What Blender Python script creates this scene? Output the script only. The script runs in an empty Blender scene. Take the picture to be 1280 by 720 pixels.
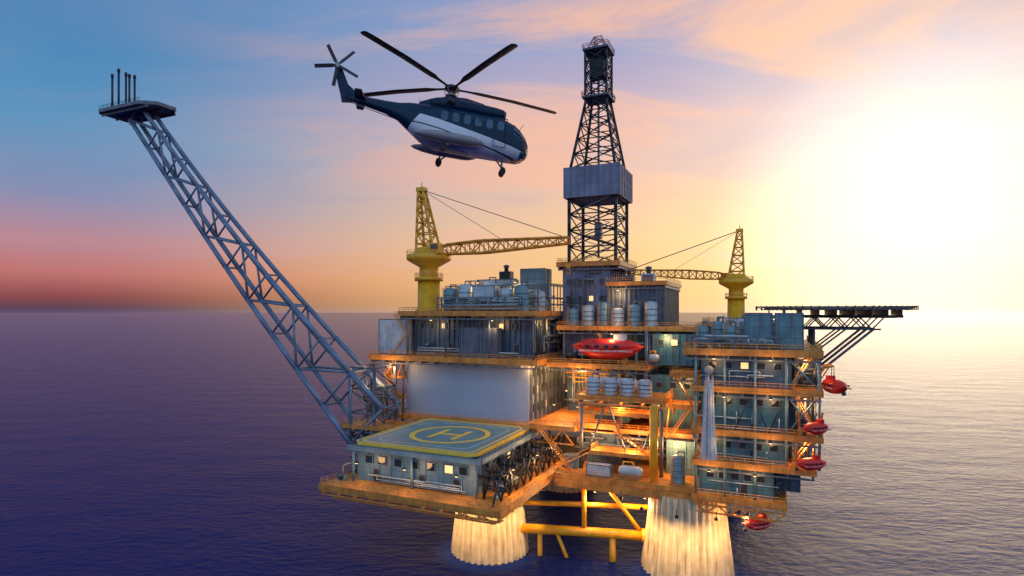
import bpy, bmesh, math, random
from mathutils import Vector, Matrix
S = bpy.context.scene
C = S.collection
R = math.radians
PI = math.pi
cA, sA = .913, .408
ANG = -math.atan2(sA, cA)
def W(u, v, z): return (-2.4 + cA*u + sA*v, 115 - sA*u + cA*v, z)
def lin(c):
    c = c/255.0
    return c/12.92 if c <= .04045 else ((c+.055)/1.055)**2.4
def rgb(r, g, b): return (lin(r), lin(g), lin(b), 1)

# ------------------------------------------------------------------ materials
def mat(name, c1, c2=None, rough=.55, metal=0.0, scale=.4, rust=0.0, rustcol=(.16, .06, .025), panel=None, ribs=None, bump=.15, pk=.8, spec=.5):
    m = bpy.data.materials.new(name); m.use_nodes = True
    nt = m.node_tree; N = nt.nodes; L = nt.links
    b = N['Principled BSDF']
    b.inputs['Roughness'].default_value = rough; b.inputs['Metallic'].default_value = metal; b.inputs['Specular IOR Level'].default_value = spec
    if c2 is None: c2 = tuple(x*.72 for x in c1)
    tc = N.new('ShaderNodeTexCoord')
    no = N.new('ShaderNodeTexNoise'); no.inputs['Scale'].default_value = scale; no.inputs['Detail'].default_value = 6
    L.new(tc.outputs['Object'], no.inputs['Vector'])
    rp = N.new('ShaderNodeValToRGB')
    rp.color_ramp.elements[0].position = .35; rp.color_ramp.elements[1].position = .65
    rp.color_ramp.elements[0].color = (*c2, 1); rp.color_ramp.elements[1].color = (*c1, 1)
    L.new(no.outputs['Fac'], rp.inputs['Fac'])
    col = rp.outputs['Color']
    hsrc = no.outputs['Fac']
    if panel:
        sp = N.new('ShaderNodeSeparateXYZ'); L.new(tc.outputs['Object'], sp.inputs[0])
        ad = N.new('ShaderNodeMath'); ad.operation = 'ADD'; L.new(sp.outputs[0], ad.inputs[0]); L.new(sp.outputs[1], ad.inputs[1])
        cb = N.new('ShaderNodeCombineXYZ'); L.new(ad.outputs[0], cb.inputs[0]); L.new(sp.outputs[2], cb.inputs[1])
        br = N.new('ShaderNodeTexBrick'); br.offset = 0
        br.inputs['Scale'].default_value = 1; br.inputs['Brick Width'].default_value = panel[0]; br.inputs['Row Height'].default_value = panel[1]
        br.inputs['Mortar Size'].default_value = panel[2]
        br.inputs['Color1'].default_value = (1, 1, 1, 1); br.inputs['Color2'].default_value = (.72, .74, .76, 1); br.inputs['Mortar'].default_value = (.35, .35, .36, 1)
        L.new(cb.outputs[0], br.inputs['Vector'])
        mx = N.new('ShaderNodeMixRGB'); mx.blend_type = 'MULTIPLY'; mx.inputs[0].default_value = pk
        L.new(col, mx.inputs[1]); L.new(br.outputs['Color'], mx.inputs[2]); col = mx.outputs[0]
    if rust > 0:
        mp = N.new('ShaderNodeMapping'); mp.inputs['Scale'].default_value = (1.1, 1.1, .1)
        L.new(tc.outputs['Object'], mp.inputs[0])
        n2 = N.new('ShaderNodeTexNoise'); n2.inputs['Scale'].default_value = 1.0; n2.inputs['Detail'].default_value = 7
        L.new(mp.outputs[0], n2.inputs['Vector'])
        r2 = N.new('ShaderNodeValToRGB'); r2.color_ramp.elements[0].position = .5; r2.color_ramp.elements[1].position = .72
        L.new(n2.outputs['Fac'], r2.inputs['Fac'])
        mu = N.new('ShaderNodeMath'); mu.operation = 'MULTIPLY'; mu.inputs[1].default_value = rust; L.new(r2.outputs['Color'], mu.inputs[0])
        mx = N.new('ShaderNodeMixRGB'); L.new(mu.outputs[0], mx.inputs[0]); L.new(col, mx.inputs[1]); mx.inputs[2].default_value = (*rustcol, 1); col = mx.outputs[0]
    L.new(col, b.inputs['Base Color'])
    bp = N.new('ShaderNodeBump'); bp.inputs['Strength'].default_value = bump; bp.inputs['Distance'].default_value = .15
    if ribs:
        sp = N.new('ShaderNodeSeparateXYZ'); L.new(tc.outputs['Object'], sp.inputs[0])
        ad = N.new('ShaderNodeMath'); ad.operation = 'ADD'; L.new(sp.outputs[0], ad.inputs[0]); L.new(sp.outputs[1], ad.inputs[1])
        mu = N.new('ShaderNodeMath'); mu.operation = 'MULTIPLY'; mu.inputs[1].default_value = 2*PI/ribs; L.new(ad.outputs[0], mu.inputs[0])
        si = N.new('ShaderNodeMath'); si.operation = 'SINE'; L.new(mu.outputs[0], si.inputs[0])
        hsrc = si.outputs[0]; bp.inputs['Strength'].default_value = .8
    L.new(hsrc, bp.inputs['Height']); L.new(bp.outputs[0], b.inputs['Normal'])
    return m
def emi(name, col, st):
    m = bpy.data.materials.new(name); m.use_nodes = True
    b = m.node_tree.nodes['Principled BSDF']
    b.inputs['Base Color'].default_value = (*col, 1)
    b.inputs['Emission Color'].default_value = (*col, 1); b.inputs['Emission Strength'].default_value = st
    return m
M = {}
M['wall'] = mat('pale_blue_grey_cladding', (.33, .40, .49), (.28, .35, .44), .42, scale=.06, rust=.14, rustcol=(.2, .22, .25), panel=(40, 3.1, .02), bump=.04, pk=.3)
M['blue'] = mat('blue_grey_panel', (.085, .155, .22), (.05, .105, .16), .45, rust=.3, panel=(2.6, 3.4, .07))
M['front'] = mat('pale_front_panel', (.15, .29, .37), (.10, .21, .28), .45, rust=.4, rustcol=(.26, .17, .1), panel=(3.1, 4.1, .05))
M['teal'] = mat('weathered_teal_panel', (.07, .21, .26), (.04, .125, .16), .42, rust=.3, panel=(3.1, 2.9, .08), scale=.25)
M['teal2'] = mat('pale_green_grey_panel', (.20, .35, .37), (.12, .24, .265), .45, rust=.3, panel=(2.2, 2.4, .07))
M['ribgrey'] = mat('corrugated_grey_steel', (.15, .19, .23), (.10, .13, .165), .5, rust=.3, ribs=1.0)
M['dark'] = mat('dark_steel', (.035, .04, .048), (.02, .023, .03), .5, .3)
M['boom'] = mat('blue_grey_boom_steel', (.19, .26, .35), (.12, .18, .26), .45, .2, rust=.2)
M['steel'] = mat('blue_grey_painted_steel', (.10, .13, .17), (.06, .08, .11), .5, .2, rust=.2)
M['mid'] = mat('mid_grey_steel', (.16, .19, .215), (.10, .12, .145), .5, .2, rust=.3)
M['violet'] = mat('grey_violet_cladding', (.22, .24, .33), (.16, .18, .26), .5, panel=(3, 4.7, .06), rust=.12)
M['orange'] = mat('orange_deck_steel', (.80, .33, .05), (.58, .20, .03), .5, scale=.5, rust=.4, panel=(2.4, 2.4, .06), rustcol=(.20, .08, .03))
M['rail'] = mat('orange_rail_paint', (.74, .34, .07), (.54, .22, .045), .5)
M['yellow'] = mat('yellow_crane_paint', (.90, .46, .015), (.78, .34, .012), .4, rust=.3, rustcol=(.35, .14, .02))
M['yorange'] = mat('yellow_orange_lattice_paint', (.84, .37, .03), (.64, .24, .02), .5)
M['white'] = mat('dirty_white_paint', (.58, .62, .62), (.42, .46, .47), .45, rust=.3)
M['silver'] = mat('pale_tank_metal', (.52, .58, .56), (.36, .43, .43), .4, .1, rust=.3)
M['glass'] = mat('dark_window_glass', (.02, .035, .05), (.015, .02, .03), .08, bump=0)
M['litglass'] = emi('lit_window', (1, .62, .25), 1.0)
M['bulb'] = emi('warm_bulb', (1, .66, .3), 3)
M['red'] = mat('red_boat_paint', (.75, .03, .015), (.62, .02, .01), .4)
M['redw'] = mat('red_white_paint', (.6, .12, .1), (.6, .5, .48), .5, scale=1.2)
M['pad'] = mat('green_grey_helideck_coating', (.15, .28, .285), (.095, .20, .215), .55, scale=.2, rust=.4, rustcol=(.24, .30, .26))
M['dpad'] = mat('dark_helideck_coating', (.12, .14, .13), (.08, .09, .09), .6, scale=.2)
M['mark'] = mat('yellow_deck_marking', (.95, .64, .05), (.82, .50, .05), .6, scale=1.2)
M['markw'] = mat('white_deck_marking', (.6, .64, .58), (.42, .48, .45), .6, scale=1.5)
M['conc'] = mat('cream_concrete', (.66, .52, .32), (.50, .37, .21), .7, scale=.35, rust=.75, rustcol=(.22, .13, .06), bump=.4)
M['net'] = mat('netting_steel', (.12, .12, .11), (.07, .07, .07), .6)
M['hnavy'] = mat('navy_aircraft_paint', (.004, .028, .062), (.003, .018, .045), .35, scale=.5, bump=.02, spec=.22)
M['hblack'] = mat('black_rotor_composite', (.012, .013, .015), (.02, .02, .022), .45)
M['hglass'] = mat('aircraft_glass', (.05, .11, .17), (.03, .07, .12), .05, bump=0)
M['hgrey'] = mat('grey_aircraft_paint', (.34, .32, .29), (.24, .23, .22), .4)
M['tyre'] = mat('tyre_rubber', (.015, .015, .015), (.02, .02, .02), .8)
M['fw'] = mat('white_falling_water', (.85, .87, .85), (.68, .70, .70), .25, scale=1.5)
M['fw'].node_tree.nodes['Principled BSDF'].inputs['Alpha'].default_value = .42

def livery():
    m = bpy.data.materials.new('helicopter_livery'); m.use_nodes = True
    nt = m.node_tree; N = nt.nodes; L = nt.links; b = N['Principled BSDF']
    b.inputs['Roughness'].default_value = .32; b.inputs['Specular IOR Level'].default_value = .25
    tc = N.new('ShaderNodeTexCoord'); sp = N.new('ShaderNodeSeparateXYZ'); L.new(tc.outputs['Object'], sp.inputs[0])
    a = N.new('ShaderNodeMath'); a.operation = 'MULTIPLY_ADD'; a.inputs[1].default_value = .13; L.new(sp.outputs[0], a.inputs[0]); L.new(sp.outputs[2], a.inputs[2])
    mr = N.new('ShaderNodeMapRange'); mr.inputs[1].default_value = -1.6; mr.inputs[2].default_value = 2.4; L.new(a.outputs[0], mr.inputs[0])
    cr = N.new('ShaderNodeValToRGB'); cr.color_ramp.interpolation = 'CONSTANT'
    e = cr.color_ramp.elements; e[0].position = 0; e[0].color = (.45, .46, .48, 1)
    e[1].position = .04; e[1].color = (.86, .87, .88, 1)
    nv = (.004, .028, .062, 1)
    for p, c in ((.18, (.015, .02, .04, 1)), (.20, (.86, .87, .88, 1)), (.34, nv), (.60, (.01, .07, .13, 1)), (.62, nv)):
        x = e.new(p); x.color = c
    L.new(mr.outputs[0], cr.inputs[0])
    no = N.new('ShaderNodeTexNoise'); no.inputs['Scale'].default_value = 1.3; no.inputs['Detail'].default_value = 6; L.new(tc.outputs['Object'], no.inputs[0])
    mx = N.new('ShaderNodeMixRGB'); mx.blend_type = 'MULTIPLY'; mx.inputs[0].default_value = .2; L.new(cr.outputs[0], mx.inputs[1]); L.new(no.outputs['Fac'], mx.inputs[2])
    sl_ = N.new('ShaderNodeMath'); sl_.operation = 'MULTIPLY_ADD'; sl_.inputs[1].default_value = -1.1; L.new(sp.outputs[2], sl_.inputs[0]); L.new(sp.outputs[0], sl_.inputs[2])
    lt = N.new('ShaderNodeMath'); lt.operation = 'LESS_THAN'; lt.inputs[1].default_value = -5.3; L.new(sl_.outputs[0], lt.inputs[0])
    m2 = N.new('ShaderNodeMixRGB'); L.new(lt.outputs[0], m2.inputs[0]); L.new(mx.outputs[0], m2.inputs[1]); m2.inputs[2].default_value = nv
    L.new(m2.outputs[0], b.inputs['Base Color'])
    return m
M['livery'] = livery()

# ------------------------------------------------------------------ mesh builder
ORG = {}
class MB:
    def __init__(s): s.v = []; s.f = []; s.s = []
    def face(s, idx, sm=False): s.f.append(idx); s.s.append(sm)
    def box(s, x0, x1, y0, y1, z0, z1):
        n = len(s.v)
        s.v += [(x0,y0,z0),(x1,y0,z0),(x1,y1,z0),(x0,y1,z0),(x0,y0,z1),(x1,y0,z1),(x1,y1,z1),(x0,y1,z1)]
        for q in ((0,3,2,1),(4,5,6,7),(0,1,5,4),(1,2,6,5),(2,3,7,6),(3,0,4,7)): s.face([n+i for i in q])
        return s
    def tube(s, p, q, r, r2=None, n=8, cap=True, rot=0):
        p = Vector(p); q = Vector(q); d = q-p
        if d.length < 1e-6: return s
        r2 = r if r2 is None else r2
        d.normalize(); a = Vector((0,0,1)) if abs(d.z) < .95 else Vector((1,0,0))
        e1 = d.cross(a).normalized(); e2 = d.cross(e1)
        b = len(s.v)
        for c, rr in ((p, r), (q, r2)):
            for i in range(n):
                t = 2*PI*i/n+rot
                s.v.append(tuple(c+e1*rr*math.cos(t)+e2*rr*math.sin(t)))
        for i in range(n):
            j = (i+1) % n; s.face([b+i, b+j, b+n+j, b+n+i], n > 4)
        if cap:
            s.face([b+i for i in range(n)][::-1]); s.face([b+n+i for i in range(n)])
        return s
    def beam(s, p, q, w): return s.tube(p, q, w*.707, n=4, rot=PI/4)
    def lathe(s, prof, c=(0,0,0), n=24, flutes=0, depth=0):
        b = len(s.v)
        for r, z in prof:
            for i in range(n):
                t = 2*PI*i/n; rr = r*(1-depth*(1-abs(math.cos(flutes*t/2)))) if flutes else r
                s.v.append((c[0]+rr*math.cos(t), c[1]+rr*math.sin(t), c[2]+z))
        for k in range(len(prof)-1):
            for i in range(n):
                j = (i+1) % n; s.face([b+k*n+i, b+k*n+j, b+(k+1)*n+j, b+(k+1)*n+i], True)
        s.face([b+i for i in range(n)][::-1]); m = b+(len(prof)-1)*n; s.face([m+i for i in range(n)])
        return s
    def prism(s, poly, z0, z1):
        b = len(s.v); n = len(poly)
        s.v += [(x, y, z0) for x, y in poly]+[(x, y, z1) for x, y in poly]
        for i in range(n):
            j = (i+1) % n; s.face([b+i, b+j, b+n+j, b+n+i])
        s.face([b+i for i in range(n)][::-1]); s.face([b+n+i for i in range(n)])
        return s
    def ring(s, r0, r1, c, z0, z1, n=48):
        b = len(s.v)
        for i in range(n):
            t = 2*PI*i/n
            for r, z in ((r0,z0),(r1,z0),(r1,z1),(r0,z1)): s.v.append((c[0]+r*math.cos(t), c[1]+r*math.sin(t), z))
        for i in range(n):
            j = (i+1) % n
            for k in range(4):
                l = (k+1) % 4; s.face([b+i*4+k, b+j*4+k, b+j*4+l, b+i*4+l])
        return s
    def loft(s, rings, cap=True, closed=True, sm=True):
        b = len(s.v); n = len(rings[0])
        for r in rings: s.v += [tuple(p) for p in r]
        for k in range(len(rings)-1):
            for i in range(n if closed else n-1):
                j = (i+1) % n; s.face([b+k*n+i, b+k*n+j, b+(k+1)*n+j, b+(k+1)*n+i], sm)
        if cap:
            s.face([b+i for i in range(n)][::-1]); m = b+(len(rings)-1)*n; s.face([m+i for i in range(n)])
        return s
    def build(s, name, m, parent=None, fix=True):
        o3 = ORG.get(parent.name, (0,0,0)) if parent else (0,0,0)
        me = bpy.data.meshes.new(name)
        me.from_pydata([(x-o3[0], y-o3[1], z-o3[2]) for x, y, z in s.v], [], s.f)
        me.polygons.foreach_set('use_smooth', s.s)
        if fix:
            bm = bmesh.new(); bm.from_mesh(me); bmesh.ops.recalc_face_normals(bm, faces=bm.faces); bm.to_mesh(me); bm.free()
        me.materials.append(M[m] if isinstance(m, str) else m)
        o = bpy.data.objects.new(name, me); C.objects.link(o)
        if parent: o.parent = parent; ORG[o.name] = o3
        return o
def tag(o, label, cat, group=None, kind=None):
    o['label'] = label; o['category'] = cat
    if group: o['group'] = group
    if kind: o['kind'] = kind
def thing(name, label, cat, loc, rot=0, group=None, absolute=False, world=False):
    o = bpy.data.objects.new(name, None); C.objects.link(o)
    o.location = loc if world else W(*loc); o.rotation_euler = (0, 0, (0 if world else ANG)+rot)
    tag(o, label, cat, group)
    o.empty_display_size = 1
    ORG[o.name] = tuple(loc) if absolute else (0,0,0)
    return o

# ------------------------------------------------------------------ reusable parts
def rail(p, pts, z, h=1.2, name='railing', m='rail', step=2.4, r=.06):
    b = MB()
    for (x0, y0), (x1, y1) in zip(pts[:-1], pts[1:]):
        L = math.hypot(x1-x0, y1-y0); n = max(1, int(L/step))
        for i in range(n+1):
            t = i/n; x = x0+(x1-x0)*t; y = y0+(y1-y0)*t
            b.tube((x,y,z), (x,y,z+h), r, n=4)
        for hh in (h, h*.55): b.tube((x0,y0,z+hh), (x1,y1,z+hh), r, n=4)
    return b.build(name, m, p, fix=False)
def slab(p, x0, x1, y0, y1, z, t=.9, girders=True, m='orange', rails='flr'):
    s = MB().box(x0, x1, y0, y1, z-t, z)
    s.box(x0-.15, x1+.15, y0-.15, y0-.01, z-t-.25, z+.12)
    s.box(x1+.01, x1+.15, y0-.01, y1, z-t-.25, z+.12)
    s.box(x0-.15, x0-.01, y0-.01, y1, z-t-.25, z+.12)
    o = s.build('deck_slab', m, p)
    if girders:
        g = MB(); n = max(2, int((x1-x0)/4.5))
        for i in range(n+1):
            x = x0+.5+(x1-x0-1)*i/n; g.box(x-.2, x+.2, y0+.3, y1-.3, z-t-.95, z-t-.01)
        n = max(2, int((y1-y0)/7))
        for i in range(n+1):
            y = y0+.5+(y1-y0-1)*i/n; g.box(x0+.2, x1-.2, y-.15, y+.15, z-t-1.3, z-t-.96)
        g.build('girder', 'rail' if girders == 'o' else 'mid', p)
    if rails:
        pts = []
        if 'l' in rails: pts.append((x0+.1, y1))
        pts += [(x0+.1, y0+.1), (x1-.1, y0+.1)]
        if 'r' in rails: pts.append((x1-.1, y1))
        rail(p, pts, z)
    return o
def wall(p, x0, x1, y0, y1, z0, z1, m, rib=0, ribd=.25, ribm=None, name='wall', side=True):
    o = MB().box(x0, x1, y0, y1, z0, z1).build(name, m, p)
    if rib:
        b = MB(); n = int((x1-x0)/rib)
        for i in range(n+1):
            x = x0+.1+(x1-x0-.2)*i/n; b.box(x-.12, x+.12, y0-ribd, y0-.005, z0, z1)
        if side:
            n = int((y1-y0)/rib)
            for i in range(n+1):
                y = y0+.1+(y1-y0-.2)*i/n; b.box(x1+.005, x1+ribd, y-.12, y+.12, z0, z1)
        b.build('cladding_rib', ribm or m, o)
    return o
def window(p, side, a, pl, z, w, h, pane='glass', name='window', fm='mid'):
    f = MB(); g = MB(); d = .14; t = .16
    def bx(b, a0, a1, z0, z1, d0, d1):
        if side == 'f': b.box(a0, a1, pl-d1, pl-d0, z0, z1)
        else: b.box(pl+d0, pl+d1, a0, a1, z0, z1)
    bx(f, a-w/2-t, a+w/2+t, z-h/2-t, z-h/2, .01, d); bx(f, a-w/2-t, a+w/2+t, z+h/2, z+h/2+t, .01, d)
    bx(f, a-w/2-t, a-w/2, z-h/2, z+h/2, .01, d); bx(f, a+w/2, a+w/2+t, z-h/2, z+h/2, .01, d)
    bx(g, a-w/2, a+w/2, z-h/2, z+h/2, .01, .06)
    fo = f.build(name, fm, p); g.build('pane' if name == 'window' else 'door_leaf', pane, fo)
    return fo
def pipes(p, x0, x1, y0, y1, z0, z1, n, seed, m='mid', r=(.12, .35), name='pipework'):
    rnd = random.Random(seed); b = MB()
    lo = (x0, y0, z0); hi = (x1, y1, z1)
    for _ in range(n):
        q = [rnd.uniform(lo[i], hi[i]) for i in range(3)]; rr = rnd.uniform(*r)
        for _k in range(rnd.randint(2, 4)):
            ax = rnd.choice((0, 0, 2, 2, 1)); nq = list(q); nq[ax] = rnd.uniform(lo[ax], hi[ax])
            if abs(nq[ax]-q[ax]) > .5: b.tube(q, nq, rr, n=6)
            q = nq
    return b.build(name, m, p, fix=False)
def xbrace(p, plane, c, a0, a1, z0, z1, n, r=.2, m='steel', name='cross_bracing', style='x'):
    b = MB()
    def P(a, z): return (a, c, z) if plane == 'f' else (c, a, z)
    for i in range(n):
        s = a0+(a1-a0)*i/n; e = a0+(a1-a0)*(i+1)/n
        if style == 'x' or i % 2 == 0: b.tube(P(s, z0), P(e, z1), r, n=6)
        if style == 'x' or i % 2 == 1: b.tube(P(e, z0), P(s, z1), r, n=6)
    return b.build(name, m, p, fix=False)
def columns(p, pts, z0, z1, r=.45, m='mid', name='column'):
    for x, y in pts: MB().tube((x,y,z0), (x,y,z1), r, n=8).build(name, m, p, fix=False)
def stairs(p, x0, x1, y, z0, z1, w=1.4, m='rail', name='staircase'):
    b = MB(); n = max(4, int((z1-z0)/.5))
    b.beam((x0,y,z0), (x1,y,z1), .22); b.beam((x0,y+w,z0), (x1,y+w,z1), .22)
    b.beam((x0,y,z0+1.1), (x1,y,z1+1.1), .1); b.beam((x0,y+w,z0+1.1), (x1,y+w,z1+1.1), .1)
    for i in range(n):
        t = (i+.5)/n; x = x0+(x1-x0)*t; z = z0+(z1-z0)*t
        b.box(x-.2, x+.2, y, y+w, z-.04, z+.04)
    return b.build(name, m, p)
def lattice(root, secs, rc, rb, mc, mbm, chord='chord', brace='bracing', x=False, single=None):
    n = len(secs[0])
    if single: ch = MB()
    for i in range(n):
        m = ch if single else MB()
        for k in range(len(secs)-1): m.tube(secs[k][i], secs[k+1][i], rc, n=6)
        if not single: m.build(chord, mc, root, fix=False)
    b = ch if single else MB()
    for k in range(len(secs)):
        for i in range(n): b.tube(secs[k][i], secs[k][(i+1) % n], rb, n=5)
    for k in range(len(secs)-1):
        for i in range(n):
            j = (i+1) % n
            if x or (k+i) % 2 == 0: b.tube(secs[k][i], secs[k+1][j], rb, n=5)
            if x or (k+i) % 2 == 1: b.tube(secs[k][j], secs[k+1][i], rb, n=5)
    return b.build(single or brace, mc if single else mbm, root, fix=False)

# ------------------------------------------------------------------ equipment things
def vtank(u, v, z, r, h, label, group, m='silver'):
    t = thing('storage_tank', label, 'tank', (u,v,z), 0, group)
    MB().lathe([(r*1.02,0),(r*1.02,.5),(r,.5),(r,h-.45*r),(r*.85,h-.2*r),(r*.45,h-.04*r),(.05,h)], n=20).build('shell', m, t)
    b = MB()
    for k in range(1, 4): b.ring(r, r+.1, (0,0), h*k/4.5, h*k/4.5+.18, 20)
    b.build('hoop', 'mid', t)
    l = MB(); a = -2.2; cx, cy = (r+.3)*math.cos(a), (r+.3)*math.sin(a)
    l.beam((cx-.25,cy,0), (cx-.25,cy,h), .1); l.beam((cx+.25,cy,0), (cx+.25,cy,h), .1)
    for i in range(int(h/.5)): l.beam((cx-.25,cy,.3+i*.5), (cx+.25,cy,.3+i*.5), .06)
    l.build('ladder', 'rail', t, fix=False)
    MB().tube((0,0,h-.1), (0,0,h+.8), .18).tube((0,0,h+.8), (r*.9,0,h+.8), .18).tube((r*.9,0,h+.8), (r*.9,0,h-.5*r), .18).build('vent_pipe', 'mid', t, fix=False)
    return t
def htank(u, v, z, r, L, label, group, rot=0, m='silver'):
    t = thing('pressure_vessel', label, 'tank', (u,v,z), rot, group)
    rings = []
    for x, k in ((-L/2, .05), (-L/2+.1*r, .5), (-L/2+.35*r, .83), (-L/2+.8*r, 1), (L/2-.8*r, 1), (L/2-.35*r, .83), (L/2-.1*r, .5), (L/2, .05)):
        rings.append([(x, r*k*math.cos(2*PI*i/18), r+.7+r*k*math.sin(2*PI*i/18)) for i in range(18)])
    MB().loft(rings).build('shell', m, t)
    for x in (-L/4, L/4): MB().box(x-.25, x+.25, -r*.8, r*.8, 0, r*.55).build('saddle', 'mid', t)
    MB().tube((L*.1,0,2*r+.5), (L*.1,0,2*r+1.6), .22).tube((L*.1,0,2*r+1.5), (-L*.3,0,2*r+1.5), .18).tube((-L*.3,0,2*r+1.5), (-L*.3,0,2*r+.5), .18).build('nozzle_pipe', 'yorange', t, fix=False)
    return t
def box_container(u, v, z, L, Wd, H, m, label, group=None, rot=0):
    t = thing('cargo_container', label, 'container', (u,v,z), rot, group)
    b = MB().box(-L/2+.08, L/2-.08, -Wd/2+.08, Wd/2-.08, .15, H-.08)
    n = int(L/.55)
    for i in range(n):
        x = -L/2+.35+i*(L-.7)/max(1, n-1); b.box(x-.1, x+.1, -Wd/2+.0, -Wd/2+.075, .3, H-.3)
    b.build('body', m, t)
    f = MB()
    for x in (-L/2, L/2-.2):
        for y in (-Wd/2-.04, Wd/2-.16): f.box(x, x+.2, y, y+.2, 0, H)
        for zz in (0, H-.2): f.box(x+.01, x+.19, -Wd/2+.16, Wd/2-.16, zz, zz+.19)
    for zz in (0, H-.2):
        f.box(-L/2+.2, L/2-.2, -Wd/2-.04, -Wd/2+.1, zz, zz+.2); f.box(-L/2+.2, L/2-.2, Wd/2-.1, Wd/2+.04, zz, zz+.2)
    f.build('corner_frame', 'mid', t)
    d = MB().box(L/2-.07, L/2-.02, -Wd/2+.25, -.05, .35, H-.35).box(L/2-.07, L/2-.02, .05, Wd/2-.25, .35, H-.35).build('door', m, t)
    MB().tube((L/2+.04,-.2,.4), (L/2+.04,-.2,H-.4), .05).tube((L/2+.04,.2,.4), (L/2+.04,.2,H-.4), .05).build('lock_rod', 'mid', d, fix=False)
    return t
def vent_unit(u, v, z, s, label, group, rot=0, m='white'):
    t = thing('ventilation_unit', label, 'vent', (u,v,z), rot, group)
    MB().box(-s, s, -s*.7, s*.7, 0, s*1.3).build('housing', m, t)
    g = MB()
    for i in range(5): g.box(-s*.8, s*.8, -s*.7-.12, -s*.7-.01, s*.25+i*s*.18, s*.25+i*s*.18+.1*s)
    g.build('louvre', 'dark', t)
    MB().lathe([(s*.35,s*1.3),(s*.35,s*2.0),(s*.5,s*2.05),(s*.5,s*2.3),(s*.1,s*2.45)], n=14).build('exhaust_stack', 'mid', t)
    return t
def pipe_rack(u, v, z, L, Wd, H, label, seed, group=None, m='mid', dens=1.6):
    t = thing('pipe_rack', label, 'pipe rack', (u,v,z), 0, group)
    f = MB(); n = max(2, int(L/4))
    for i in range(n+1):
        x = -L/2+L*i/n
        for y in (-Wd/2, Wd/2): f.beam((x,y,0), (x,y,H), .3)
        for zz in (H*.5, H): f.beam((x,-Wd/2,zz), (x,Wd/2,zz), .25)
    for y in (-Wd/2, Wd/2):
        for zz in (H*.5, H): f.beam((-L/2,y,zz), (L/2,y,zz), .22)
    f.build('rack_frame', m, t, fix=False)
    pipes(t, -L/2, L/2, -Wd/2, Wd/2, .5, H*1.1, int(L*dens), seed, 'silver', (.12, .32))
    return t
def work_lamp(u, v, z, power=0, col=(1, .56, .22), label='small warm work light hanging at an orange deck edge', r=1.0):
    t = thing('work_light', label, 'lamp', (u,v,z), 0, 'work lights hung around the platform decks')
    MB().box(-.35, .35, -.25, .25, .12, .4).tube((0,0,.4), (0,0,.9), .06).build('housing', 'dark', t)
    MB().box(-.25, .25, -.16, .16, 0, .115).build('lens', 'bulb', t)
    if power:
        ld = bpy.data.lights.new('work_light_glow', 'POINT'); ld.energy = power; ld.color = col; ld.shadow_soft_size = r
        lo = bpy.data.objects.new('work_light_glow', ld); C.objects.link(lo); lo.parent = t; lo.location = (0, 0, -1.1)
    return t

# ================================================================== SETTING: sea
s = MB()
s.v = [(-40000,-8000,0),(40000,-8000,0),(40000,60000,0),(-40000,60000,0)]; s.face([0,1,2,3])
def sea_mat():
    m = bpy.data.materials.new('sea_water'); m.use_nodes = True
    nt = m.node_tree; N = nt.nodes; L = nt.links; b = N['Principled BSDF']
    b.inputs['Base Color'].default_value = (.0015, .014, .115, 1); b.inputs['Roughness'].default_value = .2; b.inputs['IOR'].default_value = 1.33
    b.inputs['Specular IOR Level'].default_value = .08
    tc = N.new('ShaderNodeTexCoord')
    mp = N.new('ShaderNodeMapping'); mp.inputs['Rotation'].default_value = (0,0,.35); mp.inputs['Scale'].default_value = (.7, 1.25, 1); L.new(tc.outputs['Object'], mp.inputs[0])
    n1 = N.new('ShaderNodeTexNoise'); n1.inputs['Scale'].default_value = .38; n1.inputs['Detail'].default_value = 8; n1.inputs['Roughness'].default_value = .6; L.new(mp.outputs[0], n1.inputs[0])
    n2 = N.new('ShaderNodeTexNoise'); n2.inputs['Scale'].default_value = .04; n2.inputs['Detail'].default_value = 4; L.new(mp.outputs[0], n2.inputs[0])
    ma = N.new('ShaderNodeMath'); ma.operation = 'MULTIPLY_ADD'; ma.inputs[1].default_value = 2.4; L.new(n2.outputs['Fac'], ma.inputs[0]); L.new(n1.outputs['Fac'], ma.inputs[2])
    bp = N.new('ShaderNodeBump'); bp.inputs['Strength'].default_value = .8; bp.inputs['Distance'].default_value = 1.0
    L.new(ma.outputs[0], bp.inputs['Height']); L.new(bp.outputs[0], b.inputs['Normal'])
    return m
sea = s.build('sea', sea_mat()); sea['kind'] = 'structure'

# ================================================================== legs
def leg(u, v, label, lit=True, k_=1.0, hgt=18.2):
    t = thing('concrete_leg', label, 'platform leg', (u,v,0), 0)
    MB().lathe([(9.6*k_,-12),(9.85*k_,0),(9.6*k_,2.5),(9.2*k_,6),(8.7*k_,10),(8.3*k_,13.5),(8.1*k_,hgt)], n=216, flutes=36, depth=.085).build('shaft', 'conc', t)
    if lit:
        for k in range(7):
            a = -PI/2+(k-3)*.5
            ld = bpy.data.lights.new('leg_floodlight', 'SPOT'); ld.energy = 9500; ld.color = (1, .66, .29); ld.spot_size = R(72); ld.spot_blend = 1; ld.shadow_soft_size = .4
            lo = bpy.data.objects.new('leg_floodlight', ld); C.objects.link(lo); lo.parent = t
            rr = 15.0*k_
            lo.location = (rr*math.cos(a), rr*math.sin(a), 16.6)
            d = Vector((8.5*math.cos(a), 8.5*math.sin(a), 6.5))-lo.location
            lo.rotation_euler = d.to_track_quat('-Z', 'Y').to_euler()
            x, y = lo.location.x, lo.location.y
            MB().box(x-.35, x+.35, y-.35, y+.35, 16.8, 17.3).tube((x,y,17.3), (x,y,18.6), .1, n=6).build('floodlight_housing', 'dark', t)
    return t
leg(-16, 28, 'floodlit fluted concrete leg under the helideck module, left of the yellow brace pipe')
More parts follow.
